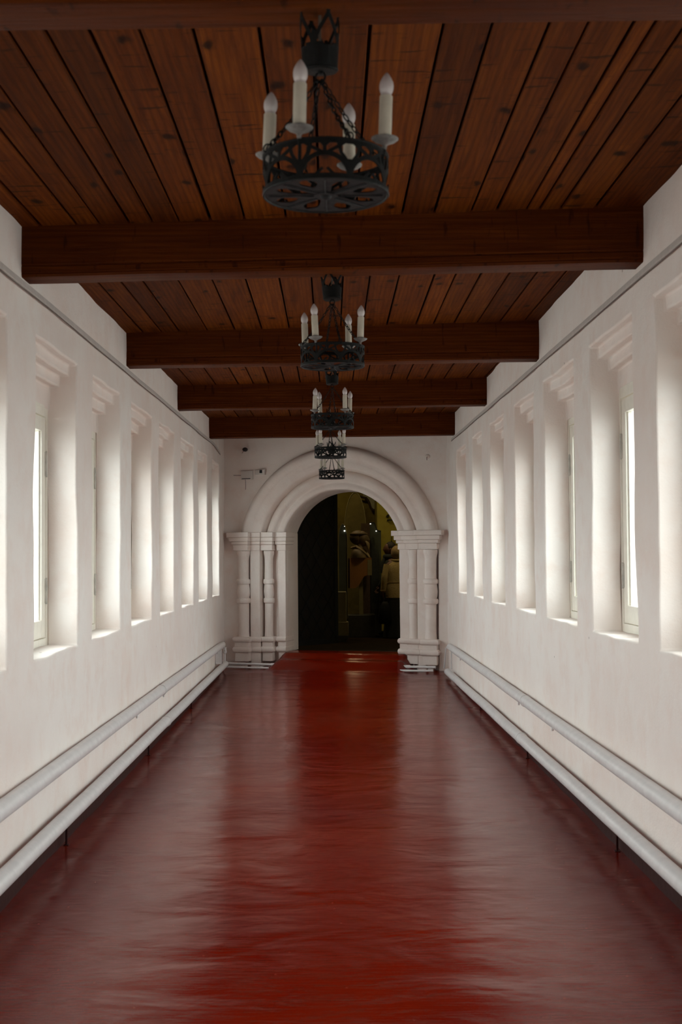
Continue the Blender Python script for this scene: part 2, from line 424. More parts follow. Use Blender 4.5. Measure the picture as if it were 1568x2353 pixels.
# ------------------------------------------------------------------ ceiling boards and beams
def zc(x, y):
    a = 3.125 + .0095 * (y - 6); b = 3.210 + .0058 * (y - 6); t = (x - XL) / (XR - XL); return a + (b - a) * t
BY = [-3.1, 0.0, 3.0, 5.99, 9.05, 12.1, 15.22]
BZ = [(2.86, 2.90), (2.865, 2.905), (2.872, 2.912), (2.885, 2.942), (2.920, 2.954), (2.957, 2.988), (2.972, 2.996)]
def b1(xs, y): return [(v - 762) / 2900 * y for v in xs]
bays = {2: b1([95, 177, 231, 300, 353, 415, 487, 565, 661, 740, 824, 932, 1005, 1091, 1150, 1219, 1251, 1299, 1379], 6.0),
        3: b1([332, 375, 415, 480, 543, 605, 668, 728, 787, 838, 893, 960, 1000, 1048, 1102, 1154, 1210], 9.1)}
mb = MB()
yb = [Y0] + [y + .09 for y in BY] + [17.8]
for i in range(len(yb) - 1):
    ya, yc = yb[i], yb[i + 1]
    cuts = bays.get(i - 1)
    if cuts is None:
        cuts = []; x = XL - .02
        while x < XR: x += random.uniform(.12, .235); cuts.append(x)
    cuts = [c for c in cuts if XL < c < XR]; cuts = [XL - .12] + cuts + [XR + .12]
    g = .0055
    for xa, xb in zip(cuts, cuts[1:]):
        dz = random.uniform(0, .004); c = .003; sk = random.uniform(-.003, .003)
        prof = [(xa + g, .066), (xa + g, .003), (xa + g + c, 0), (xb - g - c, 0), (xb - g, .003), (xb - g, .066)]
        mb.loft([[(px + sk * t, y, zc(px, y) + pz + dz) for px, pz in prof] for t, y in ((-1, ya), (0, (ya + yc) / 2), (1, yc))])
mb.box((XL - .15, Y0, 0), (XR + .15, 18.0, .05), lambda x, y, z: (x, y, zc(x, y) + .062 + z))
tag(mb.build('ceiling', 'board', smooth=30), kind='structure')
names = ['', 'dark ceiling beam nearest the camera, its glowing underside along the top edge of the photo', 'broad dark ceiling beam right behind the large front chandelier',
         'second dark ceiling beam behind the front chandelier, behind the candles of the second lantern', 'dark ceiling beam behind the candles of the third chandelier', 'farthest dark ceiling beam, just above the white arched portal']
beams = []
for i, (y, (zl, zr)) in enumerate(zip(BY, BZ)):
    T = .17
    prof = [(0, 1.0), (0, .062), (.004, .058), (.004, .052), (0, .048), (0, .022), (.003, .020), (.003, .016), (.001, .013), (.006, .002), (.012, 0),
            (T - .012, 0), (T - .003, .008), (T, .02), (T, 1.0)]
    mb = MB(); nx = 30; rings = []
    for k in range(nx + 1):
        x = XL - .10 + (XR - XL + .20) * k / nx; t = (x - XL) / (XR - XL); z0 = zl + (zr - zl) * t
        wz = .003 * noise.noise(Vector((x * 2, y, 0))); wy = .004 * noise.noise(Vector((x * 1.3, y + 9, 2)))
        rings.append([(x, y + a + wy, (zc(x, y) + .02) if b == 1.0 else z0 + b + wz) for a, b in prof])
    mb.loft(rings)
    o = mb.build('ceiling_beam', 'beam', smooth=30)
    ml = mb and o
    if i >= 2: lb = names[i - 1]
    else: lb = 'dark ceiling beam behind the camera'
    tag(o, lb, 'beam', 'dark beams across the ceiling' if i >= 2 else 'ceiling beams behind the camera')
    beams.append(o)

# ------------------------------------------------------------------ end wall with arch opening, back wall
UC, ZC = 1.632, 1.59
def polar_wall(name, n, R, zs_, u0, u1, ztop, mat, uL, uR, flip=False, amp=.006, zb=-.1, sub=10):
    mb = MB(); K = 48; P = []
    f0 = math.asin((zs_ - ZC) / R)
    for k in range(K + 1):
        a = PI - f0 - (PI - 2 * f0) * k / K
        ci = (UC + R * math.cos(a), ZC + R * math.sin(a))
        # outer point on the rectangle border
        dx, dz = math.cos(a), math.sin(a); t = 1e9
        if dx < -1e-6: t = min(t, (u0 - UC) / dx)
        if dx > 1e-6: t = min(t, (u1 - UC) / dx)
        if dz > 1e-6: t = min(t, (ztop - ZC) / dz)
        if k == 0: co = (u0, ci[1])
        elif k == K: co = (u1, ci[1])
        else: co = (UC + dx * t, ZC + dz * t)
        P.append([wob(EW(ci[0] + (co[0] - ci[0]) * q / sub, n, ci[1] + (co[1] - ci[1]) * q / sub), amp) for q in range(sub + 1)])
    mb.quadgrid(P)
    for ca, cb in ((P[0], -1), (P[-1], 1)):
        ua = [(uL if cb < 0 else uR) + ((u0 if cb < 0 else u1) - (uL if cb < 0 else uR)) * q / sub for q in range(sub + 1)]
        zz = lin(zb, zs_, .08) + [zs_]
        mb.quadgrid([[wob(EW(u, n, z), amp) for z in zz] for u in ua])
    # corners beyond the radial fan
    return tag(mb.build(name, mat, smooth=50), kind='structure')
polar_wall('wall_end', 0, 1.37, 1.867, -.12, 3.24, 3.45, 'wall', .26, 3.0)
mb = MB()
for (ua, za) in ((-.12, 3.45), (3.24, 3.45)):        # fill the two top corners the fan leaves open
    pass
mb.quadgrid([[EW(u, .015, z) for z in (2.2, 3.45)] for u in (-.12, .35)]); mb.quadgrid([[EW(u, .015, z) for z in (2.2, 3.45)] for u in (2.92, 3.24)])
tag(mb.build('wall_end_corner', 'wall', smooth=0), kind='structure')
mb = MB(); mb.quadgrid([[(x, Y0, z) for z in (-.1, 3.45)] for x in (-1.9, 1.95)])
tag(mb.build('wall_back', 'wall', smooth=0), kind='structure')

# ------------------------------------------------------------------ carved portal
portal = empty('stone_portal', EW(UC, 0, 0)); tag(portal, 'whitewashed carved stone portal with a moulded round arch on clustered half columns', 'portal')
PO = portal.location.copy()
XFp = lambda v: wob(EW(v.x, v.y, v.z), .005) - PO
prof = [(1.42, .05), (1.405, .0), (1.40, -.035), (1.375, -.075), (1.335, -.092), (1.285, -.080), (1.255, -.060), (1.240, -.046), (1.20, -.042), (1.14, -.030),
        (1.112, .0), (1.10, .075), (1.088, .11), (1.072, .075), (1.045, .045), (1.00, .04), (.965, .062), (.945, .095), (.925, .098), (.905, .085), (.875, .083), (.852, .09), (.84, .105), (.836, .2), (.832, .42), (.828, .62)]
mb = MB(); K = 56; P = []
for k in range(K + 1):
    row = []
    for r, n in prof:
        f0 = math.asin((1.85 - ZC) / r); a = PI - f0 - (PI - 2 * f0) * k / K
        row.append(Vector((UC + r * math.cos(a), n, ZC + r * math.sin(a))))
    P.append(row)
mb.quadgrid(P)
mb.build('archivolt', 'portal', portal, smooth=55, xf=XFp)
shaft = [(1.612, 1.25), (1.575, 1.25), (1.545, 1.12), (1.50, 1.0), (1.232, 1.0), (1.228, 1.17), (1.215, 1.27), (1.175, 1.27), (1.162, 1.15), (1.158, 1.03), (1.12, 1.12), (1.06, 1.22), (1.0, 1.12),
         (.972, 1.0), (.968, 1.17), (.955, 1.28), (.915, 1.28), (.90, 1.15), (.896, .98), (.52, .98), (.47, 1.03), (.42, 1.10)]
def mod(z, t):
    if 1.17 < z < 1.22 or .91 < z < .96: return 1 + .045 * math.cos(11 * t)
    return 1
def pier(elems, cols, back, capL, capR, label):
    p = MB()
    for (a, b, n) in back: p.box((a, n, -.02), (b, .62, 1.86))
    for (a, b, n) in elems: p.box((a, n, -.02), (b, n + .3, 1.65))
    pi = p.build('pier', 'portal', portal, bevel=.010, segs=2, xf=XFp)
    pi['label'] = label
    for (u, n, r) in cols:
        mb = MB(); mb.lathe([(z, r * q) for z, q in shaft], (u, n, 0), 28, mod)
        mb.build('half_column', 'portal', pi, smooth=50, xf=XFp)
    ce = [(u - r * 1.25, u + r * 1.25, n - r * 1.25) for u, n, r in cols] + list(elems)
    cap = MB()
    for z0, z1, o in ((1.615, 1.697, .016), (1.697, 1.741, .036), (1.741, 1.797, .060), (1.797, 1.864, .088)):
        for a, b, n in ce:
            cap.box((max(a - o, capL(a, o)), n - o, z0), (min(b + o, capR(b, o)), n + .3, z1))
    cap.build('capital', 'portal', pi, bevel=.007, xf=XFp)
    bs = MB()
    for z0, z1, o, rnd in ((.372, .445, .030, 1), (.31, .375, .004, 0), (.232, .312, .030, 1), (.115, .235, .0, 0), (-.02, .118, -.06, 0)):
        for a, b, n in ce:
            if rnd:
                zm = (z0 + z1) / 2; hh = (z1 - z0) / 2
                rg = []
                for q in range(7):
                    t = -PI / 2 + PI * q / 6; oo = o * (.1 + .9 * math.cos(t))
                    bb = b + oo if capL(0, 0) == 0 and b > 1 else min(b + oo, .862) if b < 1 else b + oo
                    rg.append([(a - oo, n + .3, zm + hh * math.sin(t)), (a - oo, n - oo, zm + hh * math.sin(t)), (bb, n - oo, zm + hh * math.sin(t)), (bb, n + .3, zm + hh * math.sin(t))])
                bs.loft(rg)
            else: bs.box((a - o, n - o, z0), (b + o, n + .3, z1))
    bs.build('base', 'portal', pi, bevel=.008, smooth=60, xf=XFp)
big = 9
pier([(.375, .515, .0), (.745, .855, .095)], [(.283, -.005, .076), (.612, .10, .058)],
     [(.24, .52, .08), (.50, .858, .17)], lambda a, o: (a - o * 2.2) if a < .25 else -big, lambda b, o: b + o * .45, 'left pier of the portal, two slim half columns with pale pilasters beside them')
pier([(2.71, 2.825, .005), (2.452, 2.585, .095)], [(2.895, -.005, .076), (2.645, .072, .058)],
     [(2.68, 3.0, .08), (2.45, 2.72, .17)], lambda a, o: a - o, lambda b, o: min(3.10, b + o * 1.3), 'right pier of the portal, seen nearly from the front')

# ------------------------------------------------------------------ heating pipes
def arc_end(p, d, r, k=4):
    return [(p + d * r * .55 * math.sin(PI / 2 * i / k), r * math.cos(PI / 2 * i / k * .92)) for i in range(1, k + 1)]
def pipe(label, x, ya, za, yb_, zb, r, rings=(), brk=(), feet=()):
    root = empty('heating_pipe', (x, (ya + yb_) / 2, (za + zb) / 2)); tag(root, label, 'pipe', 'thick white heating pipes along the walls'); O = root.location.copy()
    sd = -1 if x < 0 else 1
    A = Vector((x, ya, za)) - O; B = Vector((x, yb_, zb)) - O; d = (B - A).normalized()
    pts = [A + (B - A) * t / 40 for t in range(41)]
    pts = [p + Vector((.003 * noise.noise(Vector((0, p.y * .7, x))), 0, .004 * noise.noise(Vector((5, p.y * .6, x + z_))))) for p, z_ in ((q, za) for q in pts)]
    rr = [r] * 41
    for p, q in arc_end(pts[-1], d, r): pts.append(p); rr.append(q)
    mb = MB(); mb.tube(pts, rr, 28); mb.build('pipe_body', 'pipe', root, smooth=50)
    at = lambda y: A + (B - A) * ((y - ya) / (yb_ - ya))
    for y in rings:
        mb = MB(); mb.torus(at(y) , r * .985, .0055, mat=Matrix.Rotation(PI / 2, 3, 'X').to_4x4(), nR=28); mb.build('weld_ring', 'pipe', root)
    for y in brk:
        c = at(y); mb = MB()
        mb.box((min(-r * .2 * sd, sd * (r + .05)) + c.x, c.y - .022, c.z - r - .016), (max(-r * .2 * sd, sd * (r + .05)) + c.x, c.y + .022, c.z - r * .92))
        mb.tube([c + Vector((0, 0, -r * .9)), c + Vector((0, 0, -r - .03))], .008, 8)
        mb.build('bracket', 'pipe', root, bevel=.003)
    for y in feet:
        c = at(y); mb = MB(); zf = mound(c.x + O.x, c.y + O.y) - O.z
        c.x += sd * .045; mb.tube([c + Vector((-sd * .03, 0, -r * .7)), c + Vector((0, 0, -r * .9)), (c.x, c.y, zf)], .006, 8); mb.box((c.x - .014, c.y - .014, zf), (c.x + .014, c.y + .014, zf + .004))
        f = mb.build('foot', 'redleg', root); f['label'] = 'thin dark red support leg'
    return root
R_ = .041
pipe('upper of the two thick white heating pipes along the left wall', XL + .06, -3.4, .535, 16.28, .407, R_, (4.6, 10.45), (3.2, 9.15, 10.6, 15.6))
pipe('lower of the two thick white heating pipes, just above the floor at the left wall', XL + .08, -3.4, .243, 16.48, .141, R_, (4.9, 10.6), (), (0, 3.7, 6.85, 9.9, 12.9))
pipe('upper of the two thick white heating pipes along the right wall', XR - .06, -3.4, .516, 15.55, .411, R_, (4.0, 9.5), (3.0, 8.35, 9.85, 14.3))
pipe('lower of the two thick white heating pipes, just above the floor at the right wall', XR - .08, -3.4, .281, 15.70, .092, R_ , (4.3, 9.6), (), (0, 3.5, 6.6, 9.6, 12.6))
def thin(name, label, pts, r, cat='pipe', group=None, mat='pipe', ends=True):
    O = Vector(pts[0]); root = empty(name, O); tag(root, label, cat, group)
    mb = MB(); mb.tube([Vector(p) - O for p in pts], r, 12); mb.build('pipe_body', mat, root)
    if ends:
        p, q = Vector(pts[-1]) - O, Vector(pts[-2]) - O; d = (p - q).normalized()
        mb = MB(); mb.tube([p - d * .11, p - d * .10, p - d * .05, p - d * .045, p - d*.04, p + d * .015, p + d*.022], [r, r * 1.3, r * 1.3, r*1.05, r * 1.2, r * 1.2, r*.5], 12); mb.build('end_cap', mat, root)
    return root
G = 'thin white pipes along the foot of the end wall'
zf = .035
# left: corner is at u=0; pipes run along the end wall in front of the base
cx = XL + .08
thin('supply_pipe', 'upper thin white pipe running in front of the left pier base', [EW(.03, -.30, .12), EW(.06, -.24, .098), EW(.62, -.24, .094), EW(.86, -.24, .09)], .0165, group=G)
thin('supply_pipe', 'lower thin white pipe on the floor in front of the left pier base', [Vector((cx, 16.5, .12)), EW(.10, -.34, .060), EW(.45, -.34, .057), EW(.745, -.34, .055)], .0135, group=G)
thin('supply_pipe', 'upper thin white pipe running in front of the right pier base', [EW(3.0, -.22, .098), EW(2.8, -.22, .098), EW(2.68, -.22, .098), EW(2.56, -.22, .098)], .0175, group=G)
thin('supply_pipe', 'lower thin white pipe on the floor in front of the right pier base', [EW(3.0, -.36, .066), EW(2.8, -.36, .062), EW(2.6, -.36, .06), EW(2.44, -.36, .058)], .0145, group=G)
rp = thin('riser_pipe', 'thin white upright pipe joining the ends of the right heating pipes', [(XR - .072, 15.72, .405), (XR - .070, 15.98, .36), (XR - .075, 16.05, .25), (XR - .085, 16.10, .10)], .010, ends=False)
rp = thin('riser_pipe', 'second thin white pipe behind the end of the upper right heating pipe', [(XR - .025, 15.60, .40), (XR - .026, 15.72, .37), (XR - .026, 15.75, .12)], .008, ends=False)
# air valve on lower left pipe
vr = empty('air_valve', (cx, 16.42, .178)); tag(vr, 'small white upright valve on the end of the lower left heating pipe', 'valve')
mb = MB(); mb.lathe([(0, .010), (.10, .010), (.105, .018), (.125, .026), (.15, .020), (.17, .018), (.175, .024), (.185, .02)], (0, 0, 0), 14); mb.build('valve_body', 'pipe', vr)
mb = MB(); mb.tube([(0, -.03, .14), (0, .03, .15)], .008, 8); mb.build('valve_handle', 'hinge', vr)
cl = empty('steel_strap', (XL + .05, 16.0, .22)); tag(cl, 'grey upright steel strap between the ends of the two left heating pipes', 'strap')
mb = MB(); mb.box((-.045, -.10, -.03), (.030, -.02, .17)); mb.build('strap_plate', 'pipe', cl, bevel=.004)
mb = MB(); mb.box((-.045, -.02, -.03), (.035, .0, .17)); mb.build('strap_edge', 'cable', cl, bevel=.003)

# ------------------------------------------------------------------ cable trunking under the ceiling
def trunk(side, pts, label):
    mb = MB(); rings = []; xf = XL if side < 0 else XR; s = -side
    ys_ = lin(pts[0][0], pts[-1][0], .35) + [pts[-1][0]]
    for y in ys_:
        for (ya, za), (yc, zd) in zip(pts, pts[1:]):
            if ya <= y <= yc + 1e-6: z = za + (zd - za) * (y - ya) / (yc - ya)
        z += .006 * noise.noise(Vector((y * .8, side, 0)))
        x = xf + s * (.004 + .004 * noise.noise(Vector((y * .9, 3, side))))
        rings.append([(x - s * .02, y, z - .016), (x + s * .012, y, z - .016), (x + s * .013, y, z - .012), (x + s * .008, y, z + .018), (x - s * .02, y, z + .020)])
    mb.loft(rings); t = mb.build('cable_trunking', 'trunk', smooth=20); tag(t, label, 'trunking', 'trunking along the tops of the walls')
    # the thin cable clipped under it
    mb = MB(); mb.tube([((r[1][0] - s * .002), r[1][1], r[1][2] - .006 + .002 * math.sin(r[1][1] * 3)) for r in rings], .003, 6)
    c = mb.build('cable', 'cable', t)
trunk(-1, [(-3.4, 2.80), (5.6, 2.845), (8.19, 2.874), (15.75, 2.944), (16.6, 2.90)], 'thin grey cable trunking high on the left wall below the beam ends')
trunk(1, [(-3.4, 2.83), (5.35, 2.885), (8.04, 2.908), (15.6, 2.968)], 'thin grey cable trunking high on the right wall below the beam ends')

# ------------------------------------------------------------------ devices on end wall
def wall_thing(name, label, cat, u, z):
    r = empty(name, EW(u, 0, z), -TH); tag(r, label, cat); return r
r = wall_thing('alarm_panel', 'flat white box with a dark slot, left of the arch', 'box', .345, 2.645)
mb = MB(); mb.box((-.085, -.035, -.06), (.085, .01, .06)); mb.build('housing', 'box', r, bevel=.006)
mb = MB(); mb.box((-.070, -.037, -.052), (.055, -.030, -.042)); mb.build('slot', 'boxdark', r)
r = wall_thing('motion_sensor', 'small white box with a black square window beside the alarm panel', 'sensor', .548, 2.685)
mb = MB(); mb.box((-.085, -.014, -.036), (-.02, .01, .034)); mb.box((-.02, -.045, -.038), (.062, .01, .036)); mb.build('housing', 'box', r, bevel=.005)
mb = MB(); mb.box((-.012, -.048, -.018), (.028, -.04, .026)); mb.build('sensor_window', 'boxdark', r, bevel=.002)
r = wall_thing('wall_camera', 'small round black camera on the end wall under the last beam', 'camera', .33, 2.995)
mb = MB(); mb.sphere((0, -.05, 0), (.037, .045, .03)); mb.build('camera_body', 'boxdark', r)
mb = MB(); mb.tube([(-.02, -.03, -.005), (-.05, -.005, -.03), (-.065, 0, -.045)], .003, 6); mb.build('cable', 'cable', r)
r = wall_thing('cable', 'short dark cable left of the alarm panel', 'cable', .20, 2.647)
mb = MB(); mb.tube([(-.06, -.004, .003), (0, -.006, .0), (.07, -.012, -.002)], .0035, 6); mb.build('cable_run', 'cable', r)
r = wall_thing('cable', 'short thin dark cable hanging below the alarm panel', 'cable', .315, 2.5)
mb = MB(); mb.tube([(0, -.006, .09), (.002, -.005, 0), (0, -.004, -.05)], .0028, 6); mb.build('cable_run', 'cable', r)
r = wall_thing('wall_hook', 'tiny broken fitting on the end wall right of the arch', 'hook', 2.87, 2.83)
mb = MB(); mb.sphere((0, -.005, 0), (.035, .018, .030), 10, 8); mb.build('plaster_stub', 'portal', r)
mb = MB(); mb.tube([(-.005, -.02, -.005), (-.004, -.035, -.03), (-.004, -.03, -.05)], .004, 6); mb.build('pin', 'cable', r)

# ------------------------------------------------------------------ chandeliers
def wrap(mb, R, pts, w, t=.003, dens=.008):
    """flat ribbon through pts=[(s,z)] bent around a cylinder of radius R"""
    P = []
    for (a, b), (c, d) in zip(pts, pts[1:]):
        k = max(1, int(math.hypot(c - a, d - b) / dens))
        P += [(a + (c - a) * i / k, b + (d - b) * i / k) for i in range(k)]
    P.append(pts[-1]); rings = []
    for i, (s, z) in enumerate(P):
        a, b = P[max(i - 1, 0)], P[min(i + 1, len(P) - 1)]
        dx, dz = b[0] - a[0], b[1] - a[1]; l = math.hypot(dx, dz) or 1; nx, nz = -dz / l * w * .65, dx / l * w * .65
        def q(s_, z_, rr):
            RR = (R(z_) if callable(R) else R) + rr; th = s_ / (R(0) if callable(R) else R); return (RR * math.cos(th), RR * math.sin(th), z_)
        rings.append([q(s - nx, z - nz, 0), q(s + nx, z + nz, 0), q(s + nx, z + nz, t), q(s - nx, z - nz, t)])
    mb.loft(rings)
def arcp(cx_, cz, rx, rz, a0, a1, n=8):
    return [(cx_ + rx * math.cos(a0 + (a1 - a0) * i / n), cz + rz * math.sin(a0 + (a1 - a0) * i / n)) for i in range(n + 1)]
RR, HB = .153, .094
def chandelier(label, loc_y, xc, zb, ztopbeam, rot, dxc=0., first=False):
    root = empty('candle_chandelier', (xc, loc_y, zb), rot); tag(root, label, 'chandelier', 'wrought iron chandeliers in a row down the hall')
    # pierced band
    mb = MB(); W = 2 * PI * RR / 8
    wrap(mb, RR, [(2 * PI * RR * i / 48, .004) for i in range(49)], .009)
    wrap(mb, RR, [(2 * PI * RR * i / 48, HB - .005) for i in range(49)], .011)
    for k in range(8):
        c = k * W; h = HB; e = W / 2
        wrap(mb, RR, arcp(c - e, .0, e, .058, 0, PI / 2), .0085)
        wrap(mb, RR, arcp(c + e, .0, e, .058, PI, PI / 2), .0085)
        wrap(mb, RR, [(c, .004), (c, .03), (c - e * .0, .045)], .013)
        wrap(mb, RR, [(c, .030), (c - e * .36, .060), (c - e * .50, h)], .0065)
        wrap(mb, RR, [(c, .030), (c + e * .36, .060), (c + e * .50, h)], .0065)
        wrap(mb, RR, [(c - e, .056), (c - e * .45, .074), (c, h)], .006)
        wrap(mb, RR, [(c + e, .056), (c + e * .45, .074), (c, h)], .006)
        wrap(mb, RR, [(c - e, .052), (c - e, .075), (c - e * .72, h)], .006)
        wrap(mb, RR, [(c + e, .075), (c + e * .72, h)], .006)
        wrap(mb, RR, [(c - e * .55, .002), (c - e * .92, .022)], .005); wrap(mb, RR, [(c + e * .55, .002), (c + e * .92, .022)], .005)
    for rr_ in (0, HB):
        mb.torus((0, 0, rr_), RR + .001, .0032, nR=48)
    mb.build('pierced_band', 'iron', root, smooth=40)
    # pierced base plate
    mb = MB()
    def hole(r, a, r0, r1, p=.55):
        if r <= r0 or r >= r1: return 0.
        return a * math.sin(PI * (r - r0) / (r1 - r0)) ** p
    rs = [.028 + (.142 - .028) * i / 22 for i in range(23)]
    for k in range(8):
        def edge(r, kk):
            if kk % 2: return hole(r, .23, .036, .128) * (.6 + .4 * r / .128)
            return hole(r, .20, .072, .134)
        a0, a1 = k * PI / 4, (k + 1) * PI / 4; top = []; bot = []
        for r in rs:
            h0 = edge(r, k) ; h1 = edge(r, k + 1)
            top.append([(r * math.cos(t), r * math.sin(t)) for t in (a0 + h0 + (a1 - h1 - a0 - h0) * q / 4 for q in range(5))])
        for z in (.0, .003): mb.quadgrid([[(x, y, z) for x, y in row] for row in top])
    mb.torus((0, 0, .0015), .0, .0, nR=8) if False else None
    mb.lathe([(0, .030), (.003, .030), (.006, .02)], (0, 0, -.002), 20); mb.lathe([(-.012, .004), (-.008, .012), (.0, .016)], (0, 0, 0), 14)
    for z in (.0, .003):
        mb.quadgrid([[(r * math.cos(t), r * math.sin(t), z) for t in (2 * PI * q / 48 for q in range(49))] for r in (.141, .154)])
    for k in range(8):
        a = k * PI / 4 + PI / 8
        mb.tube([(.03 * math.cos(a), .03 * math.sin(a), -.002), (.14 * math.cos(a), .14 * math.sin(a), -.002)], .0018, 5)
    o = mb.build('base_plate', 'plate', root, smooth=30, weld=True); o['label'] = 'dusty pierced base plate with petal openings'
    # candles
    for k in range(4):
        a = k * PI / 2; px, py = .157 * math.cos(a), .157 * math.sin(a); zc_ = HB + .022
        lean = random.uniform(-.05, .05) if k else .04
        cu = empty('candle_arm', (px, py, zc_)); cu.parent = root; cu.rotation_euler = (random.uniform(-.03, .03), lean, 0)
        mb = MB(); mb.lathe([(-.022, .005), (-.012, .006), (-.008, .012), (-.002, .026), (.004, .033), (.006, .033), (.003, .024), (.0, .0165), (.012, .0165)], (0, 0, 0), 24)
        d = mb.build('drip_pan', 'dish', cu, smooth=50)
        mb = MB(); mb.tube([(0, 0, -.02), (-.004 * math.cos(a), -.004 * math.sin(a), -.04), (-.004 * math.cos(a), -.004 * math.sin(a), -.075)], .0045, 8); mb.build('bracket', 'iron', cu)
        mb = MB(); mb.lathe([(.001, .0158), (.107, .0158), (.109, .0150), (.1095, .013)], (0, 0, 0), 24); mb.build('candle_sleeve', 'sleeve', cu)
        mb = MB(); mb.lathe([(.108, .0125), (.112, .0135), (.114, .0128), (.118, .0150), (.126, .0172), (.134, .0176), (.143, .0162), (.152, .0120), (.160, .0070), (.1655, .0026), (.167, .0008)], (0, 0, 0), 24)
        mb.build('bulb', 'bulb', cu, smooth=60)
    # chains
    hz = (2.748 if first else 2.795) - zb
    off = Vector((dxc, 0, 0)); off.rotate(Matrix.Rotation(-rot, 3, 'Z'))
    for k in range(4):
        a = k * PI / 2 + PI / 4
        A = Vector((RR * math.cos(a), RR * math.sin(a), HB + .006)); B = off + Vector((.006 * math.cos(a), .006 * math.sin(a), hz - .02))
        d = B - A; n = int(d.length / .0165); mb = MB(); q = d.to_track_quat('X', 'Z').to_matrix().to_4x4()
        for i in range(n):
            c = A + d * (i + .5) / n + Vector((0, 0, -.012 * math.sin(PI * (i + .5) / n)))
            mt = q @ Matrix.Rotation(PI / 2 * (i % 2) + .4, 4, 'X')
            mb.torus(c, .0060, .0020, nR=10, nr=5, sx=1.75, sy=.9, mat=mt)
        mb.torus(A, .010, .0022, nR=12, nr=5, mat=Matrix.Rotation(PI / 2, 4, 'X') @ Matrix.Rotation(0, 4, 'Z'))
        mb.build('chain', 'iron', root)
    mb = MB(); mb.torus(off + Vector((0, 0, hz - .012)), .013, .0028, mat=Matrix.Rotation(PI / 2, 4, 'X')); mb.torus(off + Vector((0, 0, hz + .006)), .009, .0028, mat=Matrix.Rotation(PI / 2, 4, 'Y'))
    mb.build('hook', 'iron', root)
    # crown canopy
    zk = hz + .006; cr = empty('crown_canopy', off + Vector((0, 0, zk))); cr.parent = root
    cr.rotation_euler = (.05, .10 if first else -.08, -PI / 2 - rot + (.45 if first else -.3))
    R0 = lambda z: .041 + (.06 if first else .09) * z
    mb = MB(); n = 40
    for dr in (0, .0025):
        mb.quadgrid([[((R0(z) + dr) * math.cos(t), (R0(z) + dr) * math.sin(t), z) for z in (0, .02, .05)] for t in (2 * PI * i / n for i in range(n + 1))])
    W2 = 2 * PI * .041 / 4
    for k in range(4):
        c = k * W2; e = W2 / 2
        for sg in (-1, 1):
            wrap(mb, R0, [(c + sg * e * .98, .046), (c + sg * e * .86, .066), (c + sg * e * .62, .086), (c + sg * e * .30, .106), (c + sg * e * .04, .124)], .0062, .0025)
            wrap(mb, R0, [(c + sg * e * .9, .050), (c + sg * e * .35, .050)], .012, .0025)
        wrap(mb, R0, [(c, .118), (c, .134)], .006, .0025)
        wrap(mb, R0, [(c + e, .048), (c + e, .085)], .006, .0025)
    mb.torus((0, 0, 0), .043, .0025, nR=30); mb.torus((0, 0, .05), R0(.05) + .001, .002, nR=30)
    mb.lathe([(-.004, .042), (.0, .041), (.012, .012), (.02, .004)], (0, 0, .0), 24)
    mb.build('crown', 'iron', cr, smooth=40)
    mb = MB(); mb.tube([off + Vector((0, 0, zk + .01)), off + Vector((0, 0, ztopbeam - zb))], .004, 8); o = mb.build('rod', 'rodm', root); o['label'] = 'thin steel suspension rod'
    return root
R = math.radians
chandelier('largest and nearest wrought iron chandelier, its four white electric candles against the plank ceiling', 3.098, -.008, 2.440, 2.895, R(-23), -.012, True)
chandelier('second nearest chandelier, black pierced ring with four candles against the broad dark beam', 6.13, .012, 2.469, 2.925, R(-31))
chandelier('third chandelier down the hall, in front of the dark beams', 9.20, .014, 2.477, 2.945, R(35))
chandelier('fourth chandelier down the hall, its ring just above the lowest one', 12.32, -.002, 2.501, 2.98, R(-36))
chandelier('farthest and lowest appearing chandelier, in front of the white arch', 15.42, .010, 2.483, 2.995, R(-33))

# ------------------------------------------------------------------ door leaf
dr = empty('door_1', (-.515, 17.93, .262), math.atan2(.55, .60)); tag(dr, kind='structure')
LW = math.hypot(.55, .60)
def dtop(x): return 1.60 + .72 * math.sqrt(max(0, 1 - ((LW - x) / (LW * 1.12)) ** 2))
pr = [(LW * i / 20, dtop(LW * i / 20)) for i in range(21)]
mb = MB(); mb.prism([(0, 0)] + [(LW, 0)] + pr[::-1], lambda x, y, t: (x, t, y), .0, .035); mb.build('door_panel', 'doorpanel', dr, smooth=0)
mb = MB()
def strap(a, b, w=.045, y0=-.012, y1=.0):
    a, b = Vector((a[0], 0, a[1])), Vector((b[0], 0, b[1])); d = (b - a).normalized(); s = Vector((d.z, 0, -d.x)) * w / 2
    mb.loft([[(p + s * q + Vector((0, y, 0)))[:] for q, y in ((-1, y0), (1, y0), (1, y1), (-1, y1))] for p in (a, b)])
dxs, dzs = .21, .30
for k in range(-9, 12):
    for sg in (1, -1):                       # diagonal lattice clipped to the leaf outline
        pts = []
        for i in range(200):
            x = LW * i / 199; z = (k * dzs + sg * x * dzs / dxs * .5 * 2 / 1.0)
            if .03 < z < dtop(x) - .03 and .02 < x < LW - .02: pts.append((x, z))
        if len(pts) > 3: strap(pts[0], pts[-1], .026, -.008, 0)
for k in range(12):
    for j in range(6):
        x = j * dxs + (0 if k % 2 == 0 else dxs / 2); z = k * dzs / 2
        if .05 < x < LW - .05 and .05 < z < dtop(x) - .08: mb.sphere((x, -.010, z), (.014, .008, .014), 8, 6)
mb.build('lattice_straps', 'doorstrap', dr)
mb = MB(); strap((.03, 0), (.03, dtop(.03)), .06); strap((LW - .03, 0), (LW - .03, dtop(LW)), .06); strap((0, .035), (LW, .035), .07)
for a, b in zip(pr, pr[1:]): strap((a[0], a[1] - .03), (b[0], b[1] - .03), .06)
mb.build('border_straps', 'doorstrap', dr)
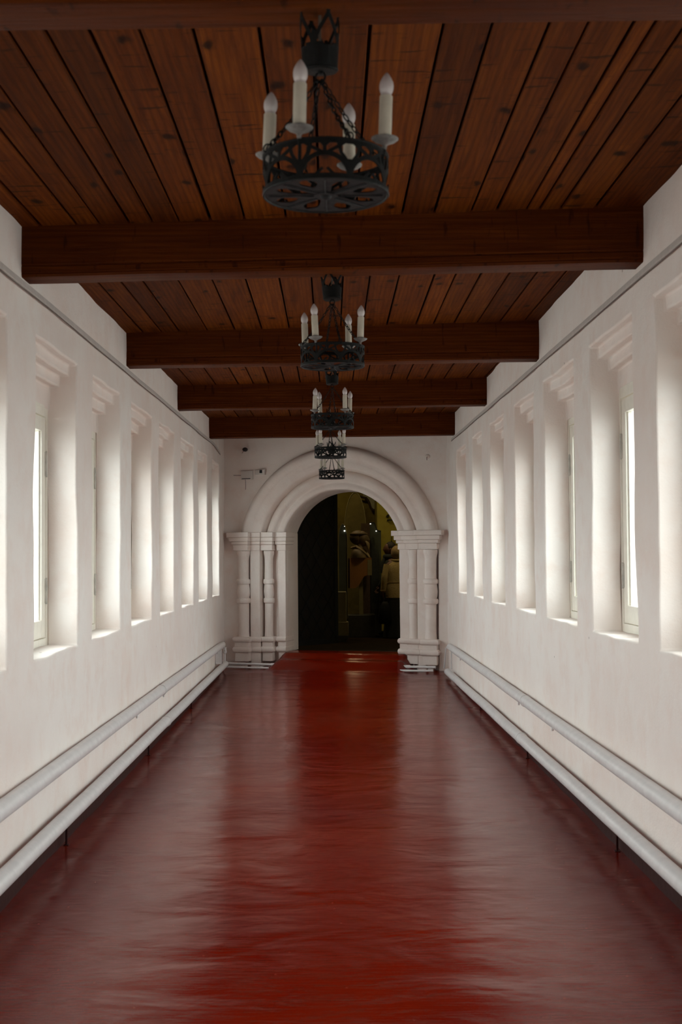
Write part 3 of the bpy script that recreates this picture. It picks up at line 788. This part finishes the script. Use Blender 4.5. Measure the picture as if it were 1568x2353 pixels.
for z in (.25, 1.25):
    mb = MB(); mb.tube([(-.008, -.005, z - .06), (-.008, -.005, z + .06)], .014, 10); mb.build('hinge', 'doorstrap', dr)

# ------------------------------------------------------------------ room beyond the arch
def struct(name, mb, mat, **k): return tag(mb.build(name, mat, **k), kind='structure')
FZ = .16
mb = MB(); mb.box((-4, 17.0, FZ - .3), (4.5, 27, FZ)); mb.bm.faces.ensure_lookup_table()
mb = MB()
u0, u1 = -2.6, 5.4
mb.quadgrid([[EW(u, n, FZ) for n in (.55, 11)] for u in (u0, u1)])
mb.quadgrid([[EW(u, n, .238) for n in (.36, .60)] for u in (.7, 2.6)]); mb.quadgrid([[EW(u, .60, z) for z in (.1, .238)] for u in (.7, 2.6)])
struct('floor_inner_room', mb, 'darkfloor', smooth=0)
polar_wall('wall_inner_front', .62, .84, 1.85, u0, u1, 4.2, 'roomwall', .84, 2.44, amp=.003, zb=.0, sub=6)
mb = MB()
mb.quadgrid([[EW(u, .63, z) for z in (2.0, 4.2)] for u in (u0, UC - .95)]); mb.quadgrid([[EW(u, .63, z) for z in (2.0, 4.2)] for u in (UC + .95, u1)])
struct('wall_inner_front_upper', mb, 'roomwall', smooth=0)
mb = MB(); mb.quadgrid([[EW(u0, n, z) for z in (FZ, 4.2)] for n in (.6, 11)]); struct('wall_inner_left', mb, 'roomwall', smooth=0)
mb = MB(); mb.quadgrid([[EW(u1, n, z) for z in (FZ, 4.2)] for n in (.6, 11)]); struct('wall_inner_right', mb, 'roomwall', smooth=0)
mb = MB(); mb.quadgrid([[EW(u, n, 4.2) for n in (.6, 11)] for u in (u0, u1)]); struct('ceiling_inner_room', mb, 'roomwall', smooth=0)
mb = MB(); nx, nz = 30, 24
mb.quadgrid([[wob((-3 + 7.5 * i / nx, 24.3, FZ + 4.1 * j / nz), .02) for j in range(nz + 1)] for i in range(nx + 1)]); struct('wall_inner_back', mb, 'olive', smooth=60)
# yellow pier on the right standing forward of the back wall
mb = MB(); mb.box((.835, 22.9, FZ), (4.4, 24.2, 4.15)); struct('wall_inner_pier', mb, 'roomwall', bevel=.01)
# pale lunette above the moulding and the moulding itself
def P(px, py, Y): return Vector(((px - 762) / 2900 * Y, Y, H + (1275 - py) / 2900 * Y))
Yb = 24.2
poly = [P(836, 1100, Yb), P(836, 1143, Yb), P(842, 1144, Yb), P(848, 1151, Yb), P(853, 1166, Yb), P(857, 1170, Yb), P(863, 1170, Yb), P(863, 1100, Yb)]
mb = MB(); mb.loft([[p for p in poly], [p + Vector((0, -.03, 0)) for p in poly]]); struct('trim_1', mb, 'greyplaster', smooth=0)
mb = MB(); mb.tube([P(*q, Yb - .05) for q in ((828, 1141), (836, 1143.5), (843, 1145), (848, 1152), (853.5, 1168), (858, 1172), (866, 1174))], .022, 8); struct('trim_2', mb, 'darkback')

mb = MB()
for a, b in ((-2.7, -.25), (3.38, 5.5)): mb.quadgrid([[EW(u, .56, z) for z in (-.3, 4.4)] for u in (a, b)])
for u in (-2.7, 5.5): mb.quadgrid([[EW(u, n, z) for z in (-.3, 4.4)] for n in (.56, 11)])
mb.quadgrid([[EW(u, n, 4.4) for n in (.56, 11)] for u in (-2.7, 5.5)]); struct('wall_outside', mb, 'wall', smooth=0)
def arch_board(name, label, cat, xa, xb, Y, z0, zs_, zt, mat, edge=True, th=.02):
    r = empty(name, ((xa + xb) / 2, Y, z0)); tag(r, label, cat); w = (xb - xa) / 2
    pts = [(-w, 0), (w, 0)] + [(w * math.cos(a), zs_ - z0 + (zt - zs_) * math.sin(a)) for a in (PI * i / 16 for i in range(17))]
    mb = MB(); mb.prism(pts, lambda x, y, t: (x, t, y), 0, th); mb.build('board', mat, r, smooth=0)
    if edge:
        mb = MB(); mb.tube([(x, -.004, y) for x, y in pts[1:] + pts[:1]], .006, 6); e = mb.build('edge_trim', 'palepost', r)
    return r
arch_board('arched_screen', 'tall round-topped mottled olive screen behind the bust', 'screen', .235, .62, 22.5, FZ, 1.95, 2.66, 'archboard')
r = arch_board('display_case', 'narrow round-topped slate glass case with two bright dots, left of the bust', 'display case', .118, .262, 20.9, .50, 1.78, 2.06, 'slate')
for z, s in ((2.02 - .50, .006), (1.945 - .50, .014)):
    mb = MB(); mb.sphere((.0 + .03, -.02, z), (s, s * .7, s * .8), 10, 8); o = mb.build('case_dot', 'spot', r)
mb = MB(); mb.box((-.072, -.03, -.25), (.072, .03, 0)); mb.build('case_foot', 'plinth', r)
mb = MB(); mb.box((-.072, -.03, -.34), (-.05, .03, -.25)); mb.box((.05, -.03, -.34), (.072, .03, -.25)); mb.build('leg', 'plinth', r)
r = empty('stone_block', (.17, 20.3, FZ)); tag(r, 'pale stepped plaster block on the floor beside the open door', 'block')
mb = MB(); mb.box((-.13, -.12, .10), (.065, .12, .80)); mb.build('block_body', 'palepost', r, bevel=.01)
mb = MB(); mb.box((-.13, -.15, .10), (.095, .12, .32)); mb.build('block_step', 'palepost', r, bevel=.01)
mb = MB(); mb.box((-.10, -.10, 0), (.06, .10, .10)); mb.build('block_foot', 'plinth', r)
# plinth, post, orange cabinet with curved underside, bust
r = empty('museum_plinth', (.475, 21.5, FZ)); tag(r, 'low dark grey plinth on the floor under the bust stand', 'plinth')
mb = MB(); mb.box((-.25, -.22, 0), (.26, .22, .375)); mb.build('plinth_body', 'plinth', r, bevel=.008)
st = empty('bust_stand', (.475, 21.5, .535)); tag(st, 'orange-brown bracket stand with a curved underside on a pale post', 'stand')
mb = MB(); mb.box((-.01, -.03, 0), (.06, .03, .66)); o = mb.build('post', 'palepost', st); o['label'] = 'pale upright post'
pts = [(-.165, .96), (-.165, .455), (-.12, .445), (-.07, .45), (-.01, .50), (.04, .59), (.08, .65), (.13, .665), (.205, .665), (.205, .96)]
mb = MB(); mb.prism(pts, lambda x, y, t: (x, t, y), -.12, .14); mb.build('cabinet', 'orange', st, smooth=0)
mb = MB(); mb.prism([(-.215, .96), (-.215, .45), (-.165, .45), (-.165, .96)], lambda x, y, t: (x, t, y), -.10, .14); mb.build('side_panel', 'darkback', st, smooth=0)
mb = MB(); mb.box((.135, -.125, .665), (.208, -.12, .93)); o = mb.build('corner_panel', 'palepost', st, smooth=0)

def headf(nose=.16, brow=.05, beard=0, yaw_front=0):
    def f(p):                                            # unit sphere, face towards -y
        q = p.copy(); fr_ = max(0, -p.y)
        w = math.exp(-(p.x / .17) ** 2)
        q.y -= w * nose * math.exp(-((p.z + .12) / .16) ** 2) * (fr_ > .4)
        q.y -= w * brow * 1.2 * math.exp(-((p.z - .22) / .12) ** 2)
        q.y += .10 * math.exp(-((p.z - .05) / .08) ** 2) * math.exp(-((abs(p.x) - .30) / .14) ** 2) * (fr_ > .4)   # eye sockets
        q.y -= math.exp(-(p.x / .25) ** 2) * .07 * math.exp(-((p.z + .42) / .07) ** 2) * (fr_ > .3)                # lips
        q.y -= math.exp(-(p.x / .3) ** 2) * (.12 + beard) * math.exp(-((p.z + .75) / .2) ** 2) * (fr_ > .1)        # chin
        q.x *= 1 - .28 * max(0, -p.z) - .06 * max(0, p.z)
        q.z *= 1.0
        return q
    return f
bu = empty('carved_bust', (.47, 21.48, 1.496), R(72)); tag(bu, 'brown carved bust of a bearded man in a cap, in profile facing right', 'bust')
mb = MB()
mb.loft([[(sx * math.cos(t) + ox, sy * math.sin(t) + oy, z) for t in (2 * PI * k / 20 for k in range(20))] for z, sx, sy, ox, oy in
         ((0, .17, .15, 0, 0), (.05, .175, .14, 0, 0), (.11, .165, .11, 0, .01), (.15, .12, .09, 0, .01), (.175, .07, .075, 0, .0), (.20, .058, .062, 0, -.01), (.26, .055, .06, 0, -.02))])
mb.sphere((0, -.045, .325), (.088, .115, .135), 24, 22, headf(.34, .14, .40)); b_ = mb.build('bust_body', 'bustm', bu, smooth=60)
mb = MB(); mb.sphere((0, .02, .345), (.105, .145, .125), 20, 16, lambda p: Vector((p.x, p.y if p.z > .42 else max(p.y, -.32), p.z)))
_t = mb; mb.loft([[(.11 * q * math.cos(t), .005 + .15 * q * math.sin(t), z) for t in (2 * PI * k / 24 for k in range(24))] for z, q in ((.395, .98), (.40, 1.04), (.415, 1.04), (.422, .96))]); mb.build('cap', 'bustm', bu, smooth=50)
mb = MB(); mb.loft([[(.05 * math.cos(t) * q, -.035 + y + .03 * math.sin(t) * q, z) for t in (2 * PI * k / 12 for k in range(12))] for z, y, q in ((.29, -.085, 1.0), (.24, -.115, 1.15), (.19, -.125, .85), (.14, -.135, .15))]); mb.build('beard', 'bustlight', bu)
mb = MB()
for dx in (-.10, .10): mb.tube([(dx * .5, .12, .17), (dx, .02, .19), (dx * .8, -.08, .12), (dx * .3, -.15, .05), (dx * .1, -.19, .0)], [.02, .028, .024, .02, .014], 8)
mb.build('collar', 'bustlight', bu)
mb = MB(); mb.box((.515, 21.75, FZ), (.665, 21.77, 2.09)); tag(mb.build('backing_panel', 'darkback', smooth=0), 'dark brown upright panel behind the face of the bust', 'panel')
r = empty('display_case', (.775, 22.2, .60)); tag(r, 'slate glass case with a stepped curved top and two small bright dots, right of the bust', 'display case')
pts = [(-.10, 0), (.10, 0), (.10, 1.36), (.045, 1.37), (.02, 1.40), (.0, 1.48), (-.02, 1.51), (-.10, 1.51)]
mb = MB(); mb.prism(pts, lambda x, y, t: (x, t, y), 0, .15); mb.build('case_body', 'slate', r, smooth=0)
mb = MB(); mb.box((-.108, -.01, -.35), (-.098, .0, 1.50)); o = mb.build('edge_strip', 'palepost', r); o['label'] = 'pale glass edge'
mb = MB(); mb.tube([(x, -.005, z + .004) for x, z in pts[2:]], .008, 6); mb.build('top_trim', 'black', r)
mb = MB(); mb.box((-.10, .0, -.44), (.10, .15, 0)); mb.build('case_foot', 'plinth', r)
for x, z in ((-.085, 1.49), (.015, 1.362)):
    mb = MB(); mb.sphere((x, -.02, z), (.0105, .008, .008), 8, 6); mb.build('case_dot', 'spot', r)
# figure-like dark garment shown inside the right case
mb = MB(); mb.loft([[(ox + sx * math.cos(t), -.02 + .03 * math.sin(t), z) for t in (2 * PI * k / 14 for k in range(14))] for z, sx, ox in
                    ((.1, .085, 0), (.5, .08, .0), (.85, .07, .0), (1.02, .06, -.01), (1.08, .022, -.04), (1.12, .03, -.045), (1.17, .038, -.05), (1.24, .03, -.05), (1.27, .01, -.05))])
o = mb.build('dark_robe', 'coatm', None, smooth=60); o.location = (.775, 22.17, .60); tag(o, 'dark robe on a stand inside the right slate case', 'robe')

# small iron pieces on yellow wall
irons = [((889, 1187.5), (896, 1186.5), .012, 'thin'), ((890.5, 1184.6), (895.5, 1184.4), .009, 'short'), ((891, 1196.3), (901, 1196.0), .014, 'long'),
         ((906.5, 1186.6), (910.5, 1186.2), .010, 'right'), ((908, 1199.7), (914.5, 1199.3), .013, 'low')]
labs = ['lower bar of the small pair of iron bars high on the yellow wall', 'shorter upper bar of the small pair high on the yellow wall', 'longest thin iron bar on the yellow wall, left below the round iron piece',
        'small iron bar right of the round iron piece, at the arch edge', 'lowest small iron bar on the yellow wall, right below the round iron piece']
for (a, b, r_, nm), lb in zip(irons, labs):
    A, B = P(*a, 22.86), P(*b, 22.86); mb = MB(); mb.tube([A - A, (B - A) / 2 + Vector((0, 0, .004)), B - A], r_, 6)
    mb.box((-.004, 0, -.005), (.012, .045, .005)); o = mb.build('iron_bar', 'black'); o.location = A; tag(o, lb, 'iron bar', 'small iron bars on the yellow wall')
C0 = P(904.3, 1193, 22.84); mb = MB(); mb.sphere((0, 0, 0), (.027, .02, .018), 12, 8); mb.sphere((-.01, 0, .012), (.012, .012, .02), 8, 6); mb.tube([(0, 0, .01), (0, .0, .045)], .005, 6); mb.tube([(-.03, 0, .006), (.034, 0, .008)], .008, 6); mb.box((-.004, 0, -.004), (.004, .06, .004))
o = mb.build('iron_ornament', 'black'); o.location = C0; tag(o, 'small rounded black iron ornament between the iron bars on the yellow wall', 'ornament')
C0 = P(900.5, 1234, 22.8); h = lambda px, py: P(px, py, 22.8) - C0
mb = MB(); mb.tube([h(900.3, 1234), h(900.3, 1244.5)], .006, 6); mb.tube([h(900.3, 1243.5), h(898, 1248), h(893, 1253.5), h(889, 1258)], .008, 6); mb.tube([h(900.3, 1243.5), h(904, 1250), h(908, 1256), h(913, 1261)], [.008, .014, .018, .02], 6)
mb.tube([h(900.3, 1234), h(900.3, 1234) + Vector((0, .1, 0))], .004, 6)
o = mb.build('hanging_loop', 'black'); o.location = C0; tag(o, 'black forked loop hanging on the yellow wall above the dark-haired person', 'loop')

# ------------------------------------------------------------------ people
def skin_body(name, verts, edges, rad, subdiv=1):
    me = bpy.data.meshes.new(name); me.from_pydata(verts, edges, []); o = bpy.data.objects.new(name, me); COL.objects.link(o)
    sk = o.modifiers.new('skin', 'SKIN'); sk.use_smooth_shade = True
    for i, r in enumerate(rad):
        rr = r if hasattr(r, '__len__') else (r, r); me.skin_vertices[0].data[i].radius = rr
        me.skin_vertices[0].data[i].use_root = (i == 0)
    ss = o.modifiers.new('s', 'SUBSURF'); ss.levels = ss.render_levels = subdiv
    dg = bpy.context.evaluated_depsgraph_get(); ev = o.evaluated_get(dg); out = bpy.data.meshes.new_from_object(ev)
    bm = bmesh.new(); bm.from_mesh(out); bpy.data.objects.remove(o); bpy.data.meshes.remove(out); return bm
def person(label, loc, rz, sc, arms, headturn=0, headcap=None):
    root = empty('person', loc, rz); root.scale = (sc, sc, sc); tag(root, label, 'person', None)
    v = [(0, 0, .90), (0, .0, 1.05), (0, .0, 1.22), (0, .01, 1.345), (0, .0, 1.40), (0, -.01, 1.47)]
    e = [(0, 1), (1, 2), (2, 3), (3, 4), (4, 5)]; r = [(.15, .11), (.125, .10), (.15, .11), (.10, .08), .05, .05]
    def add(p, par, rd): v.append(p); e.append((par, len(v) - 1)); r.append(rd); return len(v) - 1
    for s in (-1, 1):
        h = add((s * .09, 0, .84), 0, (.09, .09)); k = add((s * .10, -.01, .48), h, (.06, .06)); a = add((s * .10, .01, .09), k, .038); add((s * .11, -.14, .035), a, (.035, .028))
        sh = add((s * .165, .0, 1.31), 3, .055); el, wr = arms[s]
        E_ = add(el, sh, .042); W_ = add(wr, E_, .028)
        d = (Vector(wr) - Vector(el)).normalized(); pm = Vector(wr) + d * .07; Pm = add(tuple(pm), W_, (.036, .018))
        side = Vector((0, 1, 0)) if abs(d.y) < .8 else Vector((0, 0, 1))
        side = (side - d * side.dot(d)).normalized(); curl = d.cross(side) * s * -1
        for q, ln in ((-1.5, .060), (-.5, .072), (.5, .068), (1.5, .052)):
            b0 = pm + side * q * .017 + d * .02
            i1 = add(tuple(b0), Pm, .009); i2 = add(tuple(b0 + d * ln * .5 + curl * .008), i1, .0085); add(tuple(b0 + d * ln * .85 + curl * .028), i2, .0075)
        t0 = Vector(wr) + d * .03 - side * .028; i1 = add(tuple(t0), W_, .010); add(tuple(t0 + d * .04 - side * .014 + curl * .012), i1, .009)
    bm = skin_body('body', v, e, r)
    mb = MB(); mb.bm.free(); mb.bm = bm
    mb.sphere((0, -.02, 1.555), (.076, .094, .112), 24, 22, headf(.24, .06))
    for s in (-1, 1): mb.sphere((s * .076, .0, 1.55), (.012, .022, .032), 8, 6)
    o = mb.build('body', 'skin', root, smooth=60)
    return root
def ring(z, sx, sy, ox=0, oy=0, n=28, fold=0, ph=0):
    return [((sx + fold * math.cos(9 * t + ph)) * math.cos(t) + ox, (sy + fold * math.cos(9 * t + ph)) * math.sin(t) + oy, z) for t in (2 * PI * k / n for k in range(n))]
def sleeve(mb, a, b, c, r0, r1):
    a, b, c = Vector(a), Vector(b), Vector(c)
    mb.tube([a, a.lerp(b, .35), a.lerp(b, .8), b, b.lerp(c, .3), b.lerp(c, .7), c, c + (c - b).normalized() * .012], [r0, r0 * .98, r0 * .9, r0 * .88, r0 * .84, r1 * 1.03, r1, r1 * .8], 18)
# person in cream jacket, back to the camera
armsA = {-1: ((-.225, .02, 1.08), (-.235, -.03, .84)), 1: ((.225, .02, 1.08), (.235, -.03, .84))}
pa = person('person seen from behind in a cream jacket and pale knitted hood, long dark skirt', (1.085, 21.1, FZ), PI + R(12), .925, armsA)
mb = MB(); mb.loft([ring(.725, .205, .165, fold=.004), ring(.80, .205, .165, fold=.004), ring(.93, .20, .158), ring(1.0, .187, .145), ring(1.06, .19, .146), ring(1.18, .195, .145), ring(1.27, .195, .13), ring(1.33, .17, .11), ring(1.375, .11, .088), ring(1.40, .075, .075)])
for s in (-1, 1): sleeve(mb, (s * .165, .0, 1.315), armsA[s][0], armsA[s][1], .070, .056)
mb.torus((0, .0, 1.395), .078, .022, nR=24, nr=8, sy=1.1)
mb.build('jacket', 'jacket', pa, smooth=60)
mb = MB()
for s in (-1, 1): mb.torus((s * .234, -.028, .855), .057, .007, nR=20)
mb.build('cuff', 'hood', pa)
mb = MB(); mb.torus((0, 0, 1.0), .190, .006, nR=36, sx=1., sy=.78); mb.build('waist_seam', 'hood', pa)
mb = MB(); mb.sphere((0, .005, 1.54), (.098, .112, .118), 24, 18, lambda p: Vector((p.x * (1 + .1 * (p.z < -.3)), p.y if p.y > -.55 else -.55, p.z))); mb.build('knitted_hood', 'hood', pa, smooth=60)
mb = MB(); mb.loft([ring(.015, .25, .21, fold=.012), ring(.3, .225, .19, fold=.010), ring(.6, .20, .17, fold=.006), ring(.85, .18, .15), ring(.92, .165, .14)]); mb.build('long_skirt', 'black', pa, smooth=60)
for s in (-1, 1):
    mb = MB(); mb.sphere((s * .10, -.07, .035), (.045, .125, .04), 14, 8); mb.build('shoe', 'leather', pa)
# person in dark coat, profile to the left
armsB = {-1: ((-.21, -.03, 1.08), (-.18, -.16, .88)), 1: ((.21, -.03, 1.08), (.20, -.14, .86))}
pb = person('dark-haired person in a long dark coat and scarf, face in profile to the left', (1.005, 21.62, FZ), R(-82), .955, armsB)
mb = MB(); mb.loft([ring(.26, .24, .225, fold=.01), ring(.5, .22, .20, fold=.008), ring(.8, .20, .165), ring(1.02, .18, .14), ring(1.2, .19, .14), ring(1.29, .185, .12), ring(1.34, .15, .10), ring(1.38, .09, .08)])
for s in (-1, 1): sleeve(mb, (s * .16, .0, 1.31), armsB[s][0], armsB[s][1], .068, .05)
mb.build('long_coat', 'coatm', pb, smooth=60)
mb = MB(); mb.torus((0, -.015, 1.415), .070, .048, nR=24, nr=10); mb.tube([(.02, -.10, 1.39), (.03, -.15, 1.28), (.04, -.155, 1.12)], [.035, .04, .03], 10); mb.build('scarf', 'coatm', pb, smooth=60)
mb = MB(); mb.sphere((0, .012, 1.59), (.088, .100, .098), 22, 16, lambda p: Vector((p.x, p.y if p.y > -.62 or p.z > .55 else -.62, p.z)) if p.z > -.6 else Vector((p.x * .8, max(p.y, .1), p.z))); mb.build('hair', 'hair', pb, smooth=60)
mb = MB()
for s in (-1, 1): mb.loft([ring(.02, .07, .07, s * .10, 0, 14), ring(.3, .068, .07, s * .10, 0, 14)])
mb.build('trousers', 'black', pb)
for s in (-1, 1):
    mb = MB(); mb.sphere((s * .10, -.08, .04), (.045, .13, .042), 14, 8); mb.build('shoe', 'leather', pb)
# handbag held by the person in the cream jacket
hb = empty('handbag', (.885, 20.96, .40)); tag(hb, 'large black bag hanging beside the long dark skirt', 'bag')
mb = MB(); mb.loft([[(sx * math.cos(t) * (1 + .12 * abs(math.sin(2 * t))), sy * math.sin(t), z) for t in (2 * PI * k / 24 for k in range(24))] for z, sx, sy in ((0, .085, .06), (.04, .108, .08), (.20, .098, .075), (.33, .065, .05), (.37, .035, .02))]); mb.build('bag_body', 'leather', hb, smooth=60)
mb = MB(); mb.tube([(-.03, 0, .31), (-.02, 0, .40), (.03, .03, .47), (.06, .05, .44), (.03, 0, .31)], .008, 8); mb.build('handle', 'leather', hb)

# ------------------------------------------------------------------ light
w = bpy.data.worlds.new('World'); S.world = w; w.use_nodes = True; nt = w.node_tree; nt.nodes.clear()
tc = N(nt, 'ShaderNodeTexCoord'); sp = N(nt, 'ShaderNodeSeparateXYZ'); L(nt, tc.outputs['Generated'], sp.inputs[0])
mr = N(nt, 'ShaderNodeMapRange'); mr.inputs[1].default_value = -1; mr.inputs[2].default_value = 1; L(nt, sp.outputs[2], mr.inputs[0])
col = ramp(nt, [(.0, (.30, .32, .31)), (.46, (.42, .45, .44)), (.51, (.78, .86, .87)), (.7, (.95, 1.04, 1.05)), (.9, (1.08, 1.17, 1.17))], mr.outputs[0])
bg = N(nt, 'ShaderNodeBackground'); L(nt, col, bg.inputs[0]); bg.inputs[1].default_value = 5.0
L(nt, bg.outputs[0], N(nt, 'ShaderNodeOutputWorld').inputs[0])
def area(name, loc, rot, size, e, col_):
    l = bpy.data.lights.new(name, 'AREA'); l.energy = e; l.size = size; l.color = col_
    o = bpy.data.objects.new(name, l); COL.objects.link(o); o.location = loc; o.rotation_euler = rot; return o
# ceiling lamps of the museum room
area('room_ceiling_lamp', (1.7, 20.2, 3.9), (0, 0, 0), .5, 10, (1, .80, .42))
area('room_ceiling_lamp', (-.2, 21.6, 4.0), (0, 0, 0), .5, 8, (1, .80, .42))

# ------------------------------------------------------------------ camera
f = 2900.; yaw, pitch, roll = R(.44797), R(1.94225), R(.4)
fw = Vector((math.sin(yaw) * math.cos(pitch), math.cos(yaw) * math.cos(pitch), math.sin(pitch)))
rt = Vector((math.cos(yaw), -math.sin(yaw), 0)); up = rt.cross(fw)
c, s = math.cos(-roll), math.sin(-roll)
rt2 = rt * c + up * s; up2 = -rt * s + up * c
cam = bpy.data.cameras.new('camera'); co = bpy.data.objects.new('camera', cam); COL.objects.link(co)
mt = Matrix((rt2, up2, -fw)).transposed().to_4x4(); mt.translation = Vector((0, 0, H)); co.matrix_world = mt
cam.sensor_fit = 'VERTICAL'; cam.sensor_height = 36; cam.lens = 36 * f / 2353
cam.clip_end = 100
cam.dof.use_dof = True; cam.dof.focus_distance = 13; cam.dof.aperture_fstop = 6.5
S.camera = co
S.view_settings.view_transform = 'Standard'; S.view_settings.look = 'None'; S.view_settings.gamma = 1; S.view_settings.use_curve_mapping = False
S.view_settings.exposure = 0.85
S.cycles.max_bounces = 10; S.cycles.diffuse_bounces = 7; S.cycles.transparent_max_bounces = 12
S.cycles.caustics_reflective = False; S.cycles.caustics_refractive = False
S.cycles.use_denoising = True; S.cycles.sample_clamp_indirect = 8
